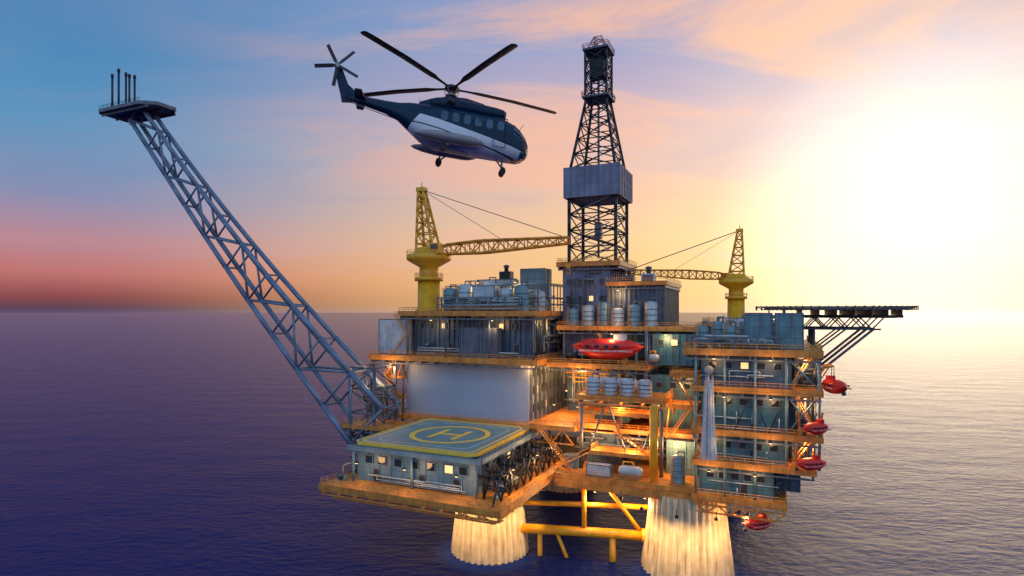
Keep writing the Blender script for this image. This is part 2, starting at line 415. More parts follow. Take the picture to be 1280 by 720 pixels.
leg(31, 37.2, 'floodlit fluted concrete leg under the right tower, right of the yellow brace pipe', k_=1.07)
leg(-16, 88, 'shaded concrete leg at the far side behind the helideck module', False)
leg(31, 88, 'shaded concrete leg hidden behind the lit right leg', False)

t = thing('leg_bracing', 'thick yellow tubular bracing spanning between the two floodlit concrete legs', 'bracing', (8,31,0), 0, absolute=True)
def yl(x): return 28.4+(x+7.5)*.24
MB().tube((-7.5,yl(-7.5),6.4), (21.6,yl(21.6),6.6), 1.15, n=16).build('horizontal_pipe', 'yellow', t)
MB().tube((-7.5,yl(-7.5)+1.5,12.3), (22.4,yl(22)+1.5,13.0), .6, n=14).build('upper_pipe', 'yellow', t)
MB().tube((-7.5,yl(-7.5),6.4), (-9,yl(-9),6.4), 1.6, n=16).build('sleeve', 'yellow', t)
MB().tube((20.8,yl(20.8),6.6), (22.4,yl(22.4),6.6), 1.6, n=16).build('sleeve', 'yellow', t)
for a, b_, r in (((7.6,yl(7.6),7), (7.2,yl(7.2)+1,18.3), .6), ((12,yl(12)+1,18.3), (20.5,yl(20.5),7.6), .5), ((14.2,yl(14.2),6), (14.2,yl(14.2),-4), .8), ((-3,yl(-3),6), (-3,yl(-3),-4), .6), ((1,yl(1),6), (4.6,yl(4.6),-3), .45)):
    MB().tube(a, b_, r, n=12).build('brace', 'yellow', t)

# ================================================================== A: front helideck module
t = thing('helideck_module', 'blue grey lower module with orange deck carrying the green helideck at the front corner', 'platform module', (-23,22,19.3), absolute=True)
slab(t, -46, 0, 0, 49, 20.3, 1.1, girders='o')
wall(t, -40.5, -9.2, 7, 40, 20.31, 28.2, 'front', 3.1, .2, 'teal2')
xs = (-37.2, -33.6, -29.0, -24.6, -20.2, -15.6, -12)
for i, x in enumerate(xs):
    window(t, 'f', x, 7-.2, 25.4, 2.0, 1.7, 'litglass' if i == 5 else 'glass', fm='front')
for x in (-35, -22.5, -13.6): window(t, 'f', x, 7-.2, 21.9, 1.5, 2.8, 'dark', 'door')
for y in (12, 18, 24, 30, 36): window(t, 'r', y, -9.2+.2, 25.4, 1.8, 1.4, 'litglass' if y == 24 else 'glass')
MB().box(-42.5, -7.2, 5.2, 6.0, 27.5, 28.6).box(-7.8, -7.0, 6.01, 39, 27.5, 28.6).build('fascia_beam', 'front', t)
xbrace(t, 'r', -6.6, 6, 46, 20.4, 27.2, 8, .28, 'dark', style='z')
xbrace(t, 'r', -2.6, 2, 47, 20.4, 26.5, 11, .24, 'dark')
columns(t, [(-6.6, y) for y in range(6, 47, 5)], 20.3, 27.4, .3, 'dark')
columns(t, [(-40.8, 5.6), (-24.5, 5.6), (-8.2, 5.6)], 20.3, 27.5, .3, 'teal2')
pipes(t, -8.5, -1, 4, 47, 20.8, 26.5, 34, 3, 'dark', (.12, .3))
pipes(t, -45, -41.5, 2, 46, 20.6, 25, 18, 4, 'mid', (.12, .3))
pipes(t, -40, -10, 5.9, 6.6, 20.6, 22.5, 7, 5, 'silver', (.1, .2))
MB().box(-45, -41.5, 40, 46, 20.31, 25).build('locker', 'teal2', t)
MB().box(-44.5, -42, 30, 36, 20.31, 23.5).build('locker', 'front', t)
b = MB()
for y in (2, 12, 24, 36, 47):
    for i in range(10):
        x = -45+i*4.5; b.beam((x,y,18), (x+2.25,y,17.0), .25); b.beam((x+2.25,y,17.0), (x+4.4,y,18), .25)
    b.beam((-44,y,17.0), (-2,y,17.0), .3)
b.build('underside_truss', 'rail', t, fix=False)

h = thing('helideck', 'green grey square helideck with yellow circle and H marking on the front module', 'helideck', (-25.2,22.2,28.6))
def sq(a, c): return [(-a,-a+c),(-a+c,-a),(a-c,-a),(a,-a+c),(a,a-c),(a-c,a),(-a+c,a),(-a,a-c)]
MB().prism(sq(16, 1.6), 0, .8).build('deck_plate', 'pad', h)
MB().ring(8.8, 10.1, (1,0), .805, .83, 64).build('circle_marking', 'mark', h)
MB().box(-2.9, -1.6, -5, 5, .805, .83).box(3.6, 4.9, -5, 5, .805, .83).box(-1.595, 3.595, -.7, .7, .805, .83).build('letter_marking', 'mark', h)
def outline(a, c, w, z0, z1):
    b = MB(); o = sq(a, c); i_ = sq(a-w, c-w*.4)
    for k in range(8):
        l = (k+1) % 8; n0 = len(b.v)
        b.v += [(*o[k], z0), (*o[l], z0), (*i_[l], z0), (*i_[k], z0), (*o[k], z1), (*o[l], z1), (*i_[l], z1), (*i_[k], z1)]
        for q in ((0,3,2,1),(4,5,6,7),(0,1,5,4),(1,2,6,5),(2,3,7,6),(3,0,4,7)): b.face([n0+j for j in q])
    return b
outline(15.2, 1.5, .6, .805, .83).build('border_marking', 'mark', h)
outline(12.6, 1.8, .25, .805, .825).build('inner_line_marking', 'markw', h)
outline(16.3, 1.7, .25, .1, .88).build('edge_gutter', 'mark', h)
b = MB(); o = sq(16.4, 1.75); o2 = sq(17.5, 2.1)
for k in range(8):
    l = (k+1) % 8; n = max(2, int(math.dist(o[k], o[l])/1.6))
    for i in range(n+1):
        tt = i/n; p = [o[k][j]+(o[l][j]-o[k][j])*tt for j in (0,1)]; q = [o2[k][j]+(o2[l][j]-o2[k][j])*tt for j in (0,1)]
        b.tube((*p, .1), (*q, .45), .05, n=4)
    for s_, zz in ((1, .45), (.5, .28)):
        a0 = [o[k][j]+(o2[k][j]-o[k][j])*s_ for j in (0,1)]; a1 = [o[l][j]+(o2[l][j]-o[l][j])*s_ for j in (0,1)]
        b.tube((*a0, zz), (*a1, zz), .05, n=4)
b.build('safety_net', 'mid', h, fix=False)

# ================================================================== B: accommodation block
t = thing('accommodation_block', 'large block with smooth pale grey front wall behind the helideck', 'platform module', (-32,65,28), absolute=True)
slab(t, -57, -8, 40.2, 92, 29.4, 1.0, rails='r')
wall(t, -52, -12, 44, 87, 29.41, 45.2, 'wall', 0)
b = MB()
for i in range(13):
    y = 45+i*3.4; b.box(-11.99, -11.3, y-.35, y+.35, 29.42, 45.1)
b.build('side_column', 'mid', t)
for i in range(12):
    y = 46.7+i*3.4
    for z in (33, 38, 43): window(t, 'r', y, -12, z, 1.6, 2.2, 'litglass' if (i*7+int(z)) % 9 == 0 else 'glass')
slab(t, -63, -8, 40, 95, 47, 1.2)
wall(t, -50, -12, 46, 87, 47.01, 59, 'blue', 1.6, .5, 'steel')
for i in range(10):
    window(t, 'f', -47.6+i*3.8, 46-.4, 55.9, 1.3, 1.4, 'litglass' if i in (2, 7) else 'glass')
for i in range(5):
    window(t, 'f', -45+i*7.2, 46-.4, 49.2, 1.6, 3.0, 'dark', 'door')
wall(t, -33, -21, 42.6, 45.4, 47.01, 55.5, 'ribgrey', 1.2, .2, 'mid')
pipes(t, -50, -12, 43, 45.2, 47.3, 50.5, 7, 11, 'silver', (.12, .25))
pipes(t, -11.2, -8.5, 46, 90, 47.3, 58, 34, 12, 'mid', (.12, .35))
columns(t, [(-50, 41.5), (-37, 41.5), (-23, 41.5), (-9.6, 41.5), (-9.6, 52), (-9.6, 62), (-9.6, 72), (-9.6, 82)], 47, 59, .3)
slab(t, -53, -8.4, 41, 90, 60.2, 1.1, m='orange')
stairs(t, -56, -51, 41.2, 47.1, 53); stairs(t, -51, -56, 42.8, 53, 59.2)
for z in (34.5, 40.5):
    slab(t, -59.5, -52.1, 43, 60, z, .5, girders=False, rails='flr')
columns(t, [(-59, 43.5), (-59, 59), (-53, 43.5)], 29.4, 46, .3)
xbrace(t, 'f', 43.4, -59, -53, 29.5, 46, 1, .18, 'yorange')
stairs(t, -58.5, -53, 41, 29.5, 34.5); stairs(t, -53, -58.5, 41, 34.5, 40.5); stairs(t, -58.5, -53, 41, 40.5, 46.5)
box_container(-57.3, 50, 47.02, 10.5, 12, 10.8, 'white', 'large white container module at the left end of the upper orange deck')

G = 'pale tanks on the roof of the accommodation block'
rt = 60.22
for i, (x, y, r, hgt) in enumerate(((-38,46,2.1,7),(-33,46,2.1,8),(-19.6,46,2,6.8),(-15,46,2.1,7.4),(-36,54,2.4,8.5),(-29,54,2.4,9.4),(-22,54,2.2,8.8),(-12,52,1.8,6))):
    vtank(x, y, rt, r, hgt, 'pale domed vertical tank standing in the cluster on the accommodation roof', G, 'silver' if i % 3 else 'teal2')
box_container(-26, 46, rt, 7, 4, 7.4, 'white', 'pale white equipment box between the front roof tanks')
pipe_rack(-27, 43, rt, 26, 2.2, 4, 'long low rack of pale pipes along the front edge of the accommodation roof', 21, dens=1)
pipe_rack(-26, 50, rt, 30, 3, 7.5, 'tall rack of pale pipes between the two rows of roof tanks', 22, dens=1)
pipe_rack(-11.5, 66, rt, 5, 20, 8, 'pipe rack along the right edge of the accommodation roof', 23)
box_container(-30, 62, rt, 12, 6, 10, 'white', 'tall pale equipment box rising behind the roof tanks')
box_container(-17, 62, rt, 8, 6, 13, 'teal2', 'tall pale green equipment box beside the drilling tower base')
vent_unit(-27, 62, rt+10.02, 1.9, 'dark exhaust unit standing highest among the roof equipment', None, m='dark')
vent_unit(-40.8, 56, rt, 2.6, 'white louvred ventilation unit right of the tall yellow crane', None)

# ================================================================== crane
def crane(label, loc, k, boom_rot, boomlen, elev, lean):
    t = thing('deck_crane', label, 'crane', loc, 0)
    t.scale = (k, k, k)
    MB().lathe([(4.2,0),(4.2,.5),(3.5,.52),(3.4,9.4)], n=28).build('pedestal', 'yellow', t)
    MB().lathe([(4.4,9.41),(4.4,10.5),(3.0,10.6),(2.9,13.6),(6.7,15.8),(6.9,16.2),(6.9,17.4),(5.2,17.8),(3.6,19.6),(2.6,19.9)], n=28).build('slewing_platform', 'yellow', t)
    b = MB()
    for r, z0 in ((4.4, 10.5), (6.9, 17.4)):
        for zz in (.6, 1.2): b.ring(r-.1, r+.02, (0,0), z0+zz, z0+zz+.12, 24)
        for i in range(16):
            a = 2*PI*i/16; b.tube(((r-.04)*math.cos(a), (r-.04)*math.sin(a), z0), ((r-.04)*math.cos(a), (r-.04)*math.sin(a), z0+1.2), .06, n=4)
    b.build('railing', 'yorange', t, fix=False)
    ca, sa = math.cos(boom_rot), math.sin(boom_rot)
    def B(x, y, z): return (x*ca-y*sa, x*sa+y*ca, z)
    HX = ((0,3,2,1),(4,5,6,7),(0,1,5,4),(1,2,6,5),(2,3,7,6),(3,0,4,7))
    c = MB(); c.v += [B(*q) for q in ((2.8,-4.4,17.5),(6.6,-4.4,17.5),(6.6,-1.9,17.5),(2.8,-1.9,17.5),(2.8,-4.4,20.6),(6.0,-4.4,20.6),(6.0,-1.9,20.6),(2.8,-1.9,20.6))]
    for q in HX: c.face(list(q))
    cab = c.build('cab', 'yellow', t)
    g = MB(); g.v += [B(*q) for q in ((3.3,-4.45,18.7),(6.0,-4.45,18.7),(5.7,-4.45,20.2),(3.3,-4.45,20.2),(3.3,-4.42,18.7),(6.0,-4.42,18.7),(5.7,-4.42,20.2),(3.3,-4.42,20.2))]
    for q in HX: g.face(list(q))
    g.build('cab_window', 'glass', cab)
    secs = []
    for i in range(7):
        f = i/6; hw = 3.1*(1-f)+.9*f; z = 17.6+20*f; cx = lean*f
        secs.append([B(cx-hw,-hw*.8,z), B(cx+hw,-hw*.8,z), B(cx+hw,hw*.8,z), B(cx-hw,hw*.8,z)])
    lattice(t, secs, .42, .22, 'yellow', 'yorange', single='mast')
    hx_ = B(lean,0,0)[0]
    MB().box(hx_-1.4, hx_+1.4, -1.2, 1.2, 37.4, 38.6).tube((hx_,0,38.6), (hx_,0,40.2), .15).build('mast_head', 'yellow', t)
    ec, es = math.cos(elev), math.sin(elev)
    secs = []; n = int(boomlen/3)
    for i in range(n+1):
        f = i/n; hw = 1.6*(1-abs(f-.35)*.8); d = 4+f*boomlen
        if i == 0: hw = .7
        secs.append([B(d*ec, yy*hw, 18.8+d*es+zz*hw*1.15) for yy, zz in ((-1,-1),(1,-1),(1,1),(-1,1))])
    lattice(t, secs, .32, .18, 'yorange', 'yorange', single='boom')
    tip = B((4+boomlen)*ec, 0, 19.4+(4+boomlen)*es)
    cb = MB(); top = B(lean, 0, 38)
    for dy in (-.6, .6): cb.tube((top[0], top[1]+dy, top[2]), (tip[0], tip[1]+dy, tip[2]), .11, n=5)
    mid = B((4+boomlen*.55)*ec, 0, 19.4+(4+boomlen*.55)*es); cb.tube(top, mid, .08, n=5)
    cb.build('pendant_cable', 'mid', t, fix=False)
    MB().tube(tip, (tip[0], tip[1], tip[2]-7), .09, n=5).build('hoist_rope', 'dark', t, fix=False)
    hk = MB().box(tip[0]-.5, tip[0]+.5, tip[1]-.3, tip[1]+.3, tip[2]-8.4, tip[2]-7)
    for i in range(6):
        a0 = PI*.5-i*PI/4; a1 = a0-PI/4
        hk.tube((tip[0]+.6*math.cos(a0), tip[1], tip[2]-9.3+.6*math.sin(a0)), (tip[0]+.6*math.cos(a1), tip[1], tip[2]-9.3+.6*math.sin(a1)), .14, n=5)
    hk.build('hook_block', 'yorange', t, fix=False)
    return t
crane('tall yellow deck crane left of the drilling tower with lattice boom reaching right', (-48,50,60.2), 1.0, 0, 41.5, R(1.2), -2.6)
crane('smaller yellow deck crane on the right tower with lattice boom reaching left', (40,72.6,57.3), .68, PI, 42, R(4), -1.4)

# ================================================================== D: drill floor and derrick
t = thing('drill_floor_module', 'grey violet building under the derrick with ribbed grey hall beside it', 'platform module', (4,70,47), absolute=True)
wall(t, -8, 6, 61.5, 82, 47.01, 73.6, 'violet', 2.3, .3)
for z in (64, 69):
    for x in (-6, -2.6, .8, 4): window(t, 'f', x, 61.5-.3, z, 1.3, 1.5, 'litglass' if (x, z) == (.8, 64) else 'glass')
slab(t, -9.5, 9.5, 60, 83, 74.8, 1.1, rails='flr')
wall(t, 6.4, 22, 58.5, 85, 56.1, 67.6, 'ribgrey', 1.3, .5, 'steel')
slab(t, 6.2, 23, 57.5, 86, 68.5, .8, rails='fr')
pipes(t, -8, 6, 59.6, 61, 57, 72, 10, 31, 'mid', (.15, .3))
slab(t, -7.9, 31, 55.5, 92, 56, 1.0)
vent_unit(17, 64, 68.52, 1.9, 'pale ventilation unit on the ribbed hall right of the derrick', None)
vent_unit(12, 61, 68.52, 1.5, 'small grey ventilation unit at the foot of the derrick', None, m='mid')

t = thing('drilling_derrick', 'tall dark lattice drilling derrick with grey violet box halfway up', 'derrick', (0,72,74.8))
def sqs(zs): return [[(-hw,-hw,z),(hw,-hw,z),(hw,hw,z),(-hw,hw,z)] for z, hw in zs]
lattice(t, sqs([(z, 7.2) for z in (0, 5, 10, 15, 19.8)]), .55, .21, 'dark', 'dark', 'lower_leg', 'lower_bracing', x=True)
bx = MB().box(-8.6, 8.6, -8.6, 8.6, 19.8, 29).build('clad_box', 'violet', t)
r_ = MB()
for i in range(9):
    x = -8.3+i*16.6/8; r_.box(x-.12, x+.12, -8.8, -8.61, 19.9, 28.9); r_.box(8.61, 8.8, x-.12, x+.12, 19.9, 28.9)
r_.build('box_rib', 'violet', bx)
lattice(t, sqs([(29+i*4.56, 6.9-4.0*i/5) for i in range(6)]), .45, .19, 'dark', 'dark', 'upper_leg', 'upper_bracing', x=True)
lattice(t, sqs([(51.8+i*3.5, 3.3) for i in range(5)]), .4, .19, 'dark', 'dark', 'top_leg', 'top_bracing', x=True)
MB().box(-4.2, 4.2, -4.2, 4.2, 51.2, 51.75).build('gallery', 'steel', t)
MB().box(-4, 4, -4, 4, 65.82, 66.4).build('gallery', 'steel', t)
MB().box(-2.2, 2.2, -2.2, 2.2, 58, 63.5).build('racking_board', 'dark', t)
rail(t, [(-4,-4),(4,-4),(4,4),(-4,4),(-4,-4)], 66.4, 1.3, 'railing', 'redw', 1.4, .09)
rail(t, [(-4.2,-4.2),(4.2,-4.2),(4.2,4.2),(-4.2,4.2),(-4.2,-4.2)], 51.75, 1.3, 'railing', 'steel', 1.4, .09)
lattice(t, sqs([(66.4,2.6),(68.6,2.0),(70.6,1.1)]), .28, .16, 'redw', 'redw', single='crown_block')
st = MB()
for i in range(5):
    a, b_ = (-5.5, 5.5) if i % 2 == 0 else (5.5, -5.5); st.beam((a,-7.6,i*3.9), (b_,-7.6,(i+1)*3.9), .22)
st.build('staircase', 'mid', t, fix=False)
MB().tube((0,0,2), (0,0,64), .35, n=8).box(-1, 1, -1, 1, 8, 13).build('drill_string', 'mid', t, fix=False)

# ================================================================== E: central stack
t = thing('central_process_module', 'stack of open orange decks with dark interiors between the grey block and the right tower', 'platform module', (14,55,19.3), absolute=True)
slab(t, .3, 33, 31, 90, 20.3, 1.1, rails='f', girders='o')
slab(t, -7.8, 13, 42, 92, 31, 1.0, rails='fr', girders='o')
slab(t, 4, 26, 37, 90, 39, .9, rails='flr', girders='o')
slab(t, -7.8, 20, 47, 92, 46, .9, rails='fr')
slab(t, 13.2, 32.8, 44, 90, 29.8, .8, rails='f')
slab(t, 26.2, 32.8, 43, 90, 45, .8, rails='f')
slab(t, 26.2, 32.8, 41, 52, 37.4, .7, rails='f', girders=False)
slab(t, 4.2, 22.5, 38.3, 46, 35, .6, rails='f', girders=False)
slab(t, 8, 22.5, 35.5, 41.9, 25.6, .6, rails='flr', girders=False)
wall(t, 2, 32.5, 58, 88, 20.31, 28.8, 'teal', 2.5, .3)
wall(t, -6, 32.4, 60, 88, 31.01, 44, 'blue', 2.8, .3)
wall(t, -7, 32.4, 66, 88, 47, 55, 'teal2', 2.2, .3)
wall(t, 20.3, 32.3, 50, 59.5, 30, 43.5, 'teal', 1.6, .2)
wall(t, 20.3, 32.3, 52, 64, 46, 54.2, 'teal', 1.6, .2)
wall(t, 6, 15, 47, 57, 31.1, 37, 'teal', 1.8, .2)
wall(t, 4, 14, 45, 57, 20.32, 28.5, 'blue', 1.8, .2)
wall(t, 25.6, 32.5, 42, 50, 20.32, 28.5, 'teal2', 1.8, .2)
for x in (22.5, 26, 29.5):
    window(t, 'f', x, 50-.2, 41, 1.5, 1.4); window(t, 'f', x, 52-.2, 52, 1.5, 1.4, 'litglass' if x == 26 else 'glass')
columns(t, [(5, 38), (25, 38), (32.4, 45), (13.6, 45)], 20.3, 38, .45, 'mid')
columns(t, [(24, 33.5)], 20.3, 38, 1.0, 'yellow', 'yellow_column')
columns(t, [(30.5, 56.5), (19.5, 48), (-6, 56.5), (8, 56.5)], 39, 55, .4)
xbrace(t, 'f', 38, 5, 25, 20.4, 37.8, 3, .25, 'steel', style='z')
xbrace(t, 'r', 26, 38, 62, 29.8, 38, 3, .2, 'yorange', style='z')
pipes(t, 1, 32, 43, 57, 20.8, 29, 30, 41, 'mid', (.15, .4))
pipes(t, 5, 20, 46, 57, 31, 37.8, 20, 42, 'mid', (.15, .35))
pipes(t, -6, 19, 56, 59, 31, 55, 22, 43, 'silver', (.15, .35))
pipes(t, -4, 19, 50, 56, 39.5, 45, 14, 44, 'yorange', (.1, .22), 'yellow_pipework')
stairs(t, -1, 8, 34, 20.4, 25.3); stairs(t, 22, 14, 36, 25.6, 30.5); stairs(t, 27, 31.5, 42, 30, 37); stairs(t, 31.5, 27, 42, 37.6, 45)
b = MB()
for i in range(11): b.box(1+i*3, 1.5+i*3, 30.66, 31.2, 17.6, 19.1)
b.box(.5, 32.8, 30.2, 30.65, 17.4, 19.2); b.build('front_girder', 'orange', t)
t = thing('walkway_bridge', 'broad orange walkway linking the helideck module to the central decks', 'walkway', (-2,44,28.5), absolute=True)
slab(t, -8.8, 3.9, 35.5, 41.9, 30.9, .8, girders=False, rails='f')
xbrace(t, 'f', 35.7, -8, 3.5, 26.6, 30, 4, .18, 'orange', style='z')
MB().box(-8.5, 3.6, 35.6, 35.9, 26.3, 26.7).build('bottom_chord', 'orange', t)
stairs(t, 3.6, -5, 33.5, 20.4, 30.2)

for i in range(4):
    vtank(7.4+i*4.4, 40.3, 39.02, 1.75, 4.4, 'stubby white domed tank in the row on the open deck below the red boat', 'stubby white tanks below the red boat', 'white')
htank(12, 45, 39.02, 1.6, 12, 'white horizontal vessel lying behind the row of stubby tanks', None, m='white')
for i in range(6):
    vtank(-4+i*4.6, 59.2 if i < 3 else 57.2, 56.02, 1.7, 5.2+(i % 3)*.9, 'pale round tank in the row on the deck under the derrick hall', 'pale tanks on the deck under the derrick hall', 'silver' if i % 2 else 'teal2')
htank(21, 50.5, 46.03, 1.1, 3, 'small pale vessel on the boat deck right of the red boat', None, rot=0)
box_container(2.5, 38, 20.32, 4, 3, 3.2, 'teal2', 'pale green container on the lower orange deck left of the yellow column')
box_container(11, 33.4, 20.32, 6, 2.4, 2.8, 'white', 'white container on the lower orange deck left of the yellow column')
htank(18.6, 33.4, 20.32, 1.2, 6, 'pale vessel lying on the lower orange deck beside the yellow column', None)
vtank(29.3, 35, 20.32, 1.6, 6.4, 'tall pale tank on the lower orange deck right of the yellow column', None, 'teal2')

# ================================================================== lifeboats
def lifeboat(label, loc, L, rot):
    t = thing('lifeboat', label, 'boat', loc, rot)
    rings = []; top = []; wk = .17 if L > 12 else .22; hk = .145 if L > 12 else .17
    for i in range(15):
        f = -1+2*i/14; k = max(.06, (1-abs(f)**2.8)); w = L*wk*k; x = f*L/2; sheer = .06*L*f*f
        rings.append([(x, -w*math.cos(PI*a/8), sheer-L*hk*k*math.sin(PI*a/8)**.8+L*hk) for a in range(9)])
        k2 = max(.05, 1-abs(f)**3.2)
        top.append([(x*.94, -w*.96*math.cos(PI*a/8), sheer*.8+L*hk+.02+L*hk*k2*math.sin(PI*a/8)**.7) for a in range(9)])
    MB().loft(rings).build('hull', 'red', t)
    MB().loft(top).build('canopy', 'red', t)
    MB().box(L*.1, L*.25, -L*.08, L*.08, L*hk*1.85, L*hk*2.45).build('steering_cupola', 'red' if L < 12 else 'white', t)
    for s_ in (-1, 1):
        g = MB(); yy = s_*L*(wk-.012)
        for i in range(4): x = -L*.28+i*L*.13; g.box(x, x+L*.06, yy-.08, yy+.08, L*hk*1.18, L*hk*1.45)
        g.build('window_strip', 'glass', t)
        MB().box(-L*.36, L*.36, s_*L*wk-.06, s_*L*wk+.06, L*hk*.86, L*hk*1.02).build('fender', 'redw', t)
    MB().tube((-L*.46,0,.1*L), (-L*.46,0,.02*L), .05*L, n=8).build('propeller_shroud', 'dark', t)
    return t
def davit(label, loc, rot, reach, h, sp=3, drop=2.5):
    t = thing('boat_davit', label, 'davit', loc, rot, None)
    for y in (-sp, sp):
        MB().beam((0,y,0), (0,y,h), .4).beam((0,y,h), (reach,y,h+.6), .4).beam((0,y,h*.5), (reach*.6,y,h+.2), .25).build('arm', 'orange', t, fix=False)
        MB().tube((reach,y,h+.6), (reach,y,h-drop), .07, n=4).build('fall_rope', 'dark', t, fix=False)
    return t
lifeboat('long red boat on the open deck below the derrick', (8.5,50.5,46.9), 20, R(4))
t = thing('boat_cradle', 'low orange cradle carrying the long red boat', 'cradle', (8.5,50.5,46.02), R(4))
for x in (-4.5, 4.5): MB().box(x-.3, x+.3, -2.2, 2.2, 0, 1.2).build('support', 'orange', t)
davit('orange davit frame standing over the long red boat', (8.5,54.6,46.02), R(-90), 2.6, 7.2)
lifeboat('red lifeboat hanging highest on the right side of the right tower', (60.8,30.5,43.4), 8.5, R(110))
davit('orange davit holding the highest lifeboat on the right tower', (58.2,31,43.95), 0, 2.4, 4.6, 2.4)
lifeboat('red lifeboat hanging at middle height at the right tower corner', (57.2,26.2,35.6), 7.0, R(48))
davit('orange davit holding the middle lifeboat on the right tower', (56.4,28.4,34.62), R(-90), 2.2, 4.6, 2.0)
lifeboat('red lifeboat hanging low at the right tower corner', (56.4,26.2,28.4), 7.0, R(35))
davit('orange davit holding the low lifeboat on the right tower', (55.4,28.4,27.82), R(-90), 2.2, 4.2, 1.6)
lifeboat('red lifeboat hanging lowest under the right tower', (46.5,31,13.4), 7.5, R(45))
t = thing('boat_hanger', 'short steel hanger holding the lowest red lifeboat under the right tower', 'hanger', (46.5,31,15), R(45))
for x in (-2.2, 2.2): MB().tube((x,0,0), (x,0,4.2), .12, n=6).build('hanging_rod', 'mid', t)

# ================================================================== F: right tower
t = thing('right_process_tower', 'five storey teal tower with orange deck edges at the right of the platform', 'platform module', (46,50,19.3), absolute=True)
slab(t, 33.3, 52, 28, 80, 20.3, 1.1, girders='o')
slab(t, 33.3, 57.4, 28, 80, 27.8, .9)
slab(t, 33.1, 58.6, 28, 82, 34.6, .9)
slab(t, 33.3, 58.6, 28, 82, 43.9, .9)
slab(t, 31.5, 58.6, 28, 84, 52, 1.1)
for z0, z1, x0, x1, m_ in ((20.31, 26.4, 34.5, 49.5, 'teal'), (27.81, 33.2, 35, 52, 'teal'), (34.61, 42.6, 35, 52.3, 'teal'), (43.91, 50.4, 35, 52.8, 'blue')):
    wall(t, x0, x1, 30, 76, z0, z1, m_, 2.4, .2)
    for i in range(5):
        x = x0+2.4+i*(x1-x0-4.8)/4; window(t, 'f', x, 30-.2, z1-1.9, 1.5, 1.3, 'litglass' if (i*3+int(z0)) % 7 == 0 else 'glass')
    window(t, 'f', x0+(x1-x0)*.62, 30-.2, z0+1.5, 1.3, 2.4, 'dark', 'door')
    wall(t, x1+.05, x1+5.3, 38, 76, z0, z1, 'blue', 1.4, .2)
for x in (34, 40, 46, 52, 58): columns(t, [(x, 28.6)], 20.3 if x < 50 else 27.8, 51, .28, 'teal2')
columns(t, [(58, 45), (58, 60), (33.8, 45), (33.8, 60)], 27.8, 51, .35, 'mid')
xbrace(t, 'f', 29, 52, 58, 34.7, 42.8, 1, .2, 'teal2'); xbrace(t, 'f', 29, 52, 58, 44, 50.8, 1, .2, 'teal2')
xbrace(t, 'f', 28.9, 42, 52, 34.7, 42.8, 3, .14, 'dark', style='z')
for k, (z0, z1) in enumerate(((20.6, 26), (28.2, 33), (35, 42.6), (44.3, 50.5))):
    pipes(t, 34, 51, 28.9, 29.6, z0, z0+(z1-z0)*.5, 4, 50+k, 'silver', (.1, .2)); pipes(t, 53.2 if k else 50, 57.8 if k else 51, 31, 37, z0, z1, 14, 60+k, 'mid', (.15, .35))
stairs(t, 53, 57.5, 29.3, 27.9, 34.4); stairs(t, 57.5, 53, 29.3, 34.7, 43.7); stairs(t, 53, 57.5, 29.3, 44, 51.8)
b = MB()
for y in (29, 42, 56, 70):
    for i in range(4): x = 34+i*4.5; b.beam((x,y,18), (x+2.25,y,16.3), .3); b.beam((x+2.25,y,16.3), (x+4.5,y,18), .3)
    b.beam((34,y,16.3), (51,y,16.3), .35)
b.build('underside_truss', 'rail', t, fix=False)
wall(t, 33, 50, 62, 82, 52.01, 56.2, 'teal2', 2, .2); slab(t, 32, 51, 61, 83, 57.2, .9, rails='flr')

for x in (46.6, 52.6): box_container(x, 35, 52.02, 5.6, 5, 7.8, 'teal2', 'tall pale green container on the top deck, '+('nearer the small crane' if x < 50 else 'at the right corner under the dark helideck'))
for i in range(4): vtank(35+i*2.9, 33+(i % 2)*3, 52.02, 1.25, 5+(i % 2), 'slim pale tank on the top deck of the right tower below the small crane', 'slim pale tanks below the small crane', 'teal2')
vtank(43, 42, 52.02, 2.2, 6.4, 'wide pale tank behind the slim tanks on the right tower', None, 'silver')
pipe_rack(42, 30, 52.02, 18, 1.8, 2.6, 'low rack of pipes along the front edge of the right tower top', 71, dens=.8)
pipe_rack(46, 50, 52.02, 18, 4, 6.5, 'tall pipe rack in the middle of the right tower top', 72)
htank(40, 52, 52.02, 1.7, 9, 'pale horizontal vessel at the foot of the small crane', None)

t = thing('water_stream', 'white stream of water falling down the front of the right tower', 'water', (36.9,26.6,28), absolute=True)
rnd = random.Random(5)
for k in range(4):
    b = MB()
    for i in range(12):
        a = rnd.uniform(0, 2*PI); q_ = rnd.uniform(.1, .95); x0 = 36.9+q_*math.cos(a); y0 = 26.9+q_*math.sin(a)*.5; sp = (x0-36.9)*.9; prev = None
        ze = 28.5; zs = 47.2-rnd.uniform(0, 5)
        for j in range(11):
            f = j/10; zz = zs-(zs-ze)*f; g_ = (47.2-zz)/(47.2-ze)
            p = (x0+sp*g_*g_+rnd.uniform(-.04, .04), y0-1.3*math.sqrt(max(0, g_)), zz); rr = (.09+.10*g_)*(1 if 0 < j < 10 else .3)
            if prev: b.tube(prev, p, pr_, rr, n=6, cap=False)
            prev = p; pr_ = rr
    b.build('falling_strand', 'fw', t, fix=False)
MB().tube((36.9,28.0,47.4), (36.9,26.5,47.6), .95, n=12).build('outlet_pipe', 'mid', t)

